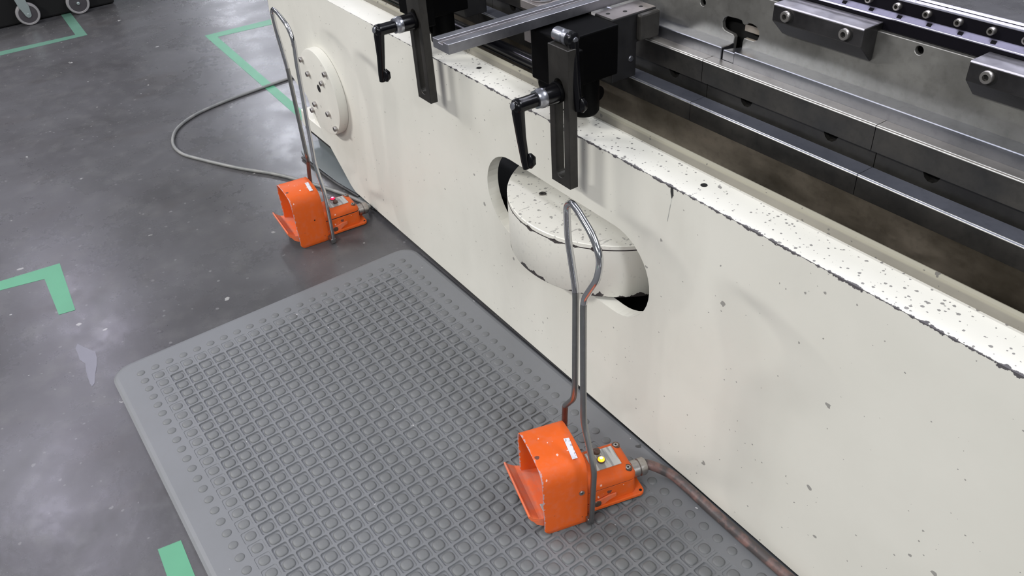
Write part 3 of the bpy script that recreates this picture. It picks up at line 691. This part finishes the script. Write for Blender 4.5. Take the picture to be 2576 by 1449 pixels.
# ================================================================== FOOT PEDALS
def pedal(origin, deg, label, first):
    """local axes: u toward the machine, v to its right (viewed from the tread)"""
    root = empty('foot_pedal', origin, 0)
    a = math.radians(deg); U = Vector((math.sin(a), math.cos(a), 0)); V = Vector((math.cos(a), -math.sin(a), 0))
    tag(root, label, 'foot pedal')
    root.matrix_world = Matrix(((V.x, U.x, 0, origin[0]), (V.y, U.y, 0, origin[1]), (0, 0, 1, origin[2]), (0, 0, 0, 1)))
    # local coordinates below are (v, u, z)
    W = -.138
    # guard: bent sheet arch
    sec = [(0, .001), (0, .012), (0, .050), (0, .100), (0, .140), (-.0012, .1530), (-.0050, .1630), (-.0120, .1710), (-.0220, .1755), (-.045, .1785), (-.069, .1795), (-.093, .1785), (-.116, .1755), (-.1260, .1710), (-.1330, .1630), (-.1368, .1530), (W, .140), (W, .100), (W, .050), (W, .012), (W, .004)]
    us = [0, .004, .010, .022, .05, .078, .0935]
    vs = []; fs = []
    for u in us:
        for (v, z) in sec:
            zz = z
            if z < .013: zz = max(z, .001 + max(0, .012 - u) ** 2 / .012 * 1.0)
            if z > .12: zz = z - .0008 + (u / .0935) * (-.002)
            vs.append((v, u, zz))
    k = len(sec)
    for i in range(len(us) - 1):
        for j in range(k - 1): fs.append((i * k + j, i * k + j + 1, (i + 1) * k + j + 1, (i + 1) * k + j))
    gm = MB().add(vs, fs); gme = D.meshes.new('guard'); gme.from_pydata(gm.v, [], gm.f)
    go = link('guard', gme, M['orange'], root, smooth=True)
    so = go.modifiers.new('solid', 'SOLIDIFY'); so.thickness = .0032; so.offset = 0
    be = go.modifiers.new('bevel', 'BEVEL'); be.width = .0008; be.segments = 1; be.limit_method = 'ANGLE'
    lab(go, 'orange bent sheet guard over the tread')
    st = MB().add([(-.0710, .0735, .1796), (-.0180, .0700, .1762), (-.0180, .0810, .1760), (-.0690, .0845, .1794), (-.045, .0715, .1788), (-.045, .0825, .1786)], [(0, 4, 5, 3), (4, 1, 2, 5)])
    o = obj('sticker', st, M['sticker'], go); lab(o, 'small white sticker'); sm = o.modifiers.new('s', 'SOLIDIFY'); sm.thickness = .0006; sm.offset = 0
    if first:
        socket_bolt('guard_bolt', (.0016, .080, .0965), (1, 0, 0), .0058, .0030, M['bolt'], go, .3)
    else:
        obj('scratch_mark', MB().cyl((.0016, .060, .086), (.0020, .060, .086), .0022, 8), M['void'], go)
    # base and cover
    b = MB()
    def slab(x0, x1, y0, y1, z0, z1, r, r1=None):
        L0 = rr_loop(x0, x1, y0, y1, r, 5); d = r1 or 0; L1 = rr_loop(x0 + d, x1 - d, y0 + d, y1 - d, max(r - d * .3, .003), 5); n = len(L0)
        return [(x, y, z0) for x, y in L0] + [(x, y, z1) for x, y in L1], [(i, (i + 1) % n, n + (i + 1) % n, n + i) for i in range(n)] + [tuple(range(n - 1, -1, -1)), tuple(n + i for i in range(n))]
    b.add(*slab(-.124, -.014, .060, .231, .0030, .0115, .012))
    b.add(*slab(-.116, -.022, .060, .2140, .0110, .0520, .012, .001))
    o = obj('base', b, M['orange'], root, bevel=.0018); lab(o, 'orange cast base with corner feet')
    obj('rubber_sole', MB().add(*slab(-.122, -.016, .020, .228, .0, .0032, .012)), M['rubber'], root)
    obj('seam_gasket', MB().add(*slab(-.1145, -.0235, .062, .2125, .0515, .0565, .012)), M['cable_black'], root)
    cv = MB()
    loops = [(.0560, 0), (.0660, .0), (.0725, .0025), (.0770, .0070), (.0790, .0140)]
    n = None; vs = []; fs = []
    for q, (z, ins) in enumerate(loops):
        L = rr_loop(-.117 + ins, -.021 - ins, .060, .2150 - ins * 1.2, .016 - ins * .4, 5); n = len(L)
        vs += [(x, y, z - max(0, y - .17) * .10 * (q > 0)) for x, y in L]
        if q:
            for i in range(n): fs.append(((q - 1) * n + i, (q - 1) * n + (i + 1) % n, q * n + (i + 1) % n, q * n + i))
    fs.append(tuple(range(n - 1, -1, -1))); fs.append(tuple((len(loops) - 1) * n + i for i in range(n)))
    cv.add(vs, fs)
    co_ = obj('cover', cv, M['orange'], root, smooth=True); lab(co_, 'orange domed switch cover')
    pl = obj('rating_plate', MB().box(-.1010, -.0500, .1300, .1915, .0778, .0794), M['rating'], co_); lab(pl, 'metal rating plate')
    z = .0794
    spots = ((-.0720, .1560), (-.0960, .1560))
    lampp, capp = spots if first else (spots[1], spots[0])
    o = obj('indicator_lamp', MB().lathe([(.0075, 0), (.0072, .0045), (.0052, .0070), (.002, .0082), (0, .0083)], (lampp[0], lampp[1], z), (0, 0, 1), 18), M['lamp_amber' if first else 'lamp_red'], co_, smooth=True)
    lab(o, 'glowing amber indicator' if first else 'glowing red indicator')
    obj('lamp_bezel', MB().lathe([(.0088, 0), (.0088, .0025), (.0076, .0030), (0, .0030)], (lampp[0], lampp[1], z), (0, 0, 1), 18), M['cap_dark'], co_, smooth=True)
    obj('lamp_core', MB().lathe([(.0042, .0055), (.0036, .0080), (0, .0090)], (lampp[0], lampp[1], z), (0, 0, 1), 14), M['lamp_core' if first else 'lamp_red_core'], co_, smooth=True)
    o = obj('indicator_cap', MB().lathe([(.0080, 0), (.0078, .0050), (.0055, .0070), (0, .0075)], (capp[0], capp[1], z), (0, 0, 1), 18), M['cap_dark'], co_, smooth=True); lab(o, 'unlit dark indicator')
    for (vx, uy) in ((-.0370, .2000), (-.1020, .2030)):
        obj('screw_boss', MB().cyl((vx, uy, .070), (vx, uy, .0762), .0085, 18), M['cap_dark'], co_, smooth=True)
        socket_bolt('cover_screw', (vx, uy, .0755), (0, 0, 1), .0052, .0022, M['bolt'], co_, .4)
    for (vx, uy) in ((-.0220, .2230), (-.1160, .2230)):
        obj('foot_hole', MB().cyl((vx, uy, .011), (vx, uy, .0119), .0032, 12), M['void'], root)
    # side link plate
    o = obj('side_link', MB().prism([(.098, .0200), (.150, .0330), (.166, .0330), (.166, .0240), (.150, .0180), (.140, .0110), (.112, .0080), (.098, .0100)], 'x', -.0215, -.0180), M['orange_worn'], root, bevel=.001); lab(o, 'scuffed side link')
    obj('link_pin', MB().lathe([(.0085, 0), (.0075, .002), (0, .0025)], (-.0180, .124, .0185), (1, 0, 0), 16), M['cap_dark'], root, smooth=True)
    # tread
    t = MB()
    prof = [(-.0260, .0560, .0030), (-.0270, .0600, .0), (-.0285, .0690, 0), (-.0265, .0690, 0), (-.0215, .0590, 0), (-.010, .0500, 0), (.020, .0440, 0), (.080, .0330, 0)]
    topz = [(-.0300, .0680), (-.0270, .0685), (-.0210, .0590), (-.0080, .0500), (.020, .0440), (.085, .0340)]
    botz = [(.085, .0280), (.020, .0380), (-.0080, .0440), (-.0240, .0500), (-.0300, .0620)]
    pr_ = topz + botz
    left = [-.1530 if u < -.004 else -.1340 for u, z in pr_]
    vs = [(left[i], u, z + (.002 if u < -.015 else 0)) for i, (u, z) in enumerate(pr_)] + [(-.0045, u, z) for u, z in pr_]; q = len(pr_)
    fs = [tuple(range(q)), tuple(range(2 * q - 1, q - 1, -1))] + [(i, (i + 1) % q, q + (i + 1) % q, q + i) for i in range(q)]
    t.add(vs, fs)
    to = obj('tread', t, M['orange_worn'], root, bevel=.0006, seg=1); lab(to, 'scuffed orange tread plate with an upturned lip')
    obj('tread_side', MB().prism([(-.022, .0510), (-.004, .0470), (.04, .0420), (.04, .0200), (.000, .0260), (-.014, .0360)], 'x', -.0070, -.0040), M['orange_worn'], to)
    obj('tread_tag', MB().add([(-.040, .006, .0480), (-.016, .006, .0480), (-.016, .013, .0468), (-.040, .013, .0468)], [(0, 1, 2, 3)]), M['rating'], to)
    # cable gland
    o = obj('cable_gland', MB().lathe([(.0150, 0), (.0150, .006), (.0185, .007), (.0190, .020), (.0165, .021), (.0165, .023), (.0190, .0245), (.0190, .036), (.0165, .0395), (.0110, .0400), (0, .0400)], (-.0620, .2130, .0330), (0, 1, 0), 24), M['bolt'], root, smooth=True)
    lab(o, 'silver ribbed cable gland')
    # rod handle
    if first:
        near = [(.0080, .095, .004), (.0110, .097, .030), (.0235, .097, .178), (-.0262, .097, .262), (-.0220, .097, .5510), (.0340, .097, .6320), (.0450, .097, .6768), (.0150, .097, .7015), (-.0400, .097, .7135), (-.0660, .097, .7150), (-.0862, .097, .6990), (-.0855, .097, .6700), (-.0836, .097, .6358), (-.0535, .097, .5497), (-.0640, .097, .3100), (-.0800, .100, .2700), (-.1440, .108, .1900)]
        far = [(-.1440, .108, .1900), (-.1480, .108, .1600), (-.1480, .104, .0600), (-.1480, .098, .0300)]
        tops = 13
    else:
        near = [(.0280, .097, .0150), (.0350, .097, .0600), (.0460, .097, .1940), (.0088, .097, .2783), (.0602, .097, .6040), (.0740, .097, .6480), (.0700, .097, .6740), (.0480, .097, .6960), (-.0154, .097, .7130), (-.0600, .097, .7150), (-.0800, .097, .7000), (-.0788, .097, .6476), (-.0512, .097, .5532), (-.0632, .097, .2745), (-.0750, .100, .2600), (-.1460, .118, .2100)]
        far = [(-.1460, .118, .2100), (-.1480, .112, .1600), (-.1480, .104, .0600), (-.1480, .098, .0300)]
    path = round_corners(near, .022, 5)
    # the path is split: worn grey below, chrome above the bend
    cut = .55
    i0 = next(i for i, p in enumerate(path) if p.z > cut); i1 = max(i for i, p in enumerate(path) if p.z > cut)
    o = obj('rod_handle', MB().tube(path[i0 - 1:i1 + 2], .0060, 12), M['chrome'], root, smooth=True); lab(o, 'chrome top loop of the rod handle')
    obj('rod_leg', MB().tube(path[:i0], .0060, 12), M['rod_worn'] if first else M['chrome'], root, smooth=True)
    obj('rod_leg', MB().tube(path[i1 + 1:], .0060, 12), M['rod_worn'], root, smooth=True)
    o = obj('rod_end', MB().tube(round_corners(far, .015), .0062, 12), M['rod_brown'], root, smooth=True); lab(o, 'brown stained lower end of the rod')
    if first: obj('rod_clip', MB().box(.0010, .0130, .0880, .1030, .0020, .0200), M['rod_worn'], root, bevel=.002)
    else: obj('rod_clip', MB().box(.0020, .0330, .0880, .1040, .0030, .0190), M['rod_worn'], root, bevel=.002)
    return root
pedal((1.0344, -.3207, .002), 15.3, 'orange foot pedal with amber light standing on the grey mat', True)
pedal((-.2883, -.2803, FZ), 4.0, 'orange foot pedal with red light standing on the bare concrete', False)

# ================================================================== CABLES
def cab(name, pts, r, mat, label, k=8):
    o = obj(name, MB().tube(catmull(pts, k), r, 14), mat, smooth=True); tag(o, label, 'cable'); return o
cab('power_cable', [(1.037, -.0610, .035), (1.046, -.052, .034), (1.060, -.036, .024), (1.0844, -.0190, .012), (1.115, -.0170, .0105), (1.1498, -.0175, .0105), (1.2051, -.0195, .0105), (1.3124, -.0200, .0105), (1.40, -.0190, .0105), (1.60, -.018, .0105), (2.0, -.018, .0105)], .0105, M['cable_brown'],
    'thick worn brown cable along the foot of the machine from the near pedal')
L2 = -.0055
cab('power_cable', [(-.3330, -.0285, .020), (-.345, -.012, .012), (-.3883, .000, L2), (-.43, -.0080, L2), (-.515, -.033, L2), (-.6224, -.0739, L2), (-.7927, -.1532, L2), (-.9421, -.2482, L2), (-1.1172, -.3408, L2), (-1.2148, -.3793, L2), (-1.324, -.3777, L2), (-1.4423, -.3267, L2), (-1.5269, -.2264, L2), (-1.5737, -.0906, L2), (-1.6019, .0628, L2), (-1.6256, .2367, L2), (-1.66, .55, L2), (-1.72, .9, L2)], .0062, M['cable_grey'],
    'thin grey cable looping over the bare floor behind the far pedal')
cab('power_cable', [(-.455, .004, -.0065), (-.54, -.0080, -.0065), (-.6203, -.018, -.006), (-.7542, -.026, -.006), (-.86, -.030, -.006)], .0052, M['cable_black'],
    'thin black cord on the floor along the grey plate')

# ================================================================== CART (top left)
cart = empty('wheeled_cart', (-3.45, -.55, FZ)); tag(cart, 'cart on grey casters at the top left, over pale green tape', 'cart')
sk = MB().box(-1.0, 0, -.65, .46, .0040, .62)  # black box down to the floor, stands in for the cart's shadow
o = obj('cart_shadow_box', sk, M['void'], cart, bevel=.01); lab(o, 'black box standing in for the shadow under the cart')
obj('cart_shelf', MB().box(-1.0, .08, -.65, .46, .45, .50), M['black'], cart, bevel=.01)
def caster(y, x=.05, r=.0600, fork=True):
    c = obj('caster_wheel', MB().lathe([(.030, -.011), (r - .014, -.012), (r - .012, -.0155), (r - .004, -.0155), (r, -.010), (r, .010), (r - .004, .0155), (r - .012, .0155), (r - .014, .012), (.030, .011)], (0, 0, 0), (1, 0, 0), 40), M['caster_tyre'], cart, smooth=True)
    c.location = (x, y, r); lab(c, 'grey caster wheel')
    obj('wheel_hub', MB().lathe([(r - .0135, .0), (r - .0135, .0130), (.018, .0135), (0, .0135)], (0, 0, 0), (1, 0, 0), 30), M['caster_hub'], c, smooth=True)
    if fork:
        obj('fork', MB().prism([(-.014, -.008), (-.006, -.017), (.006, -.017), (.014, -.008), (.018, .040), (.004, .13), (-.046, .13), (-.034, .05)], 'x', .017, .021), M['fork'], c, bevel=.002)
    obj('axle_bolt', MB().lathe([(.009, 0), (.009, .006), (.006, .009), (0, .009)], (.0135, 0, 0), (1, 0, 0), 8), M['fork'], c)
caster(.000); caster(.262, fork=False)
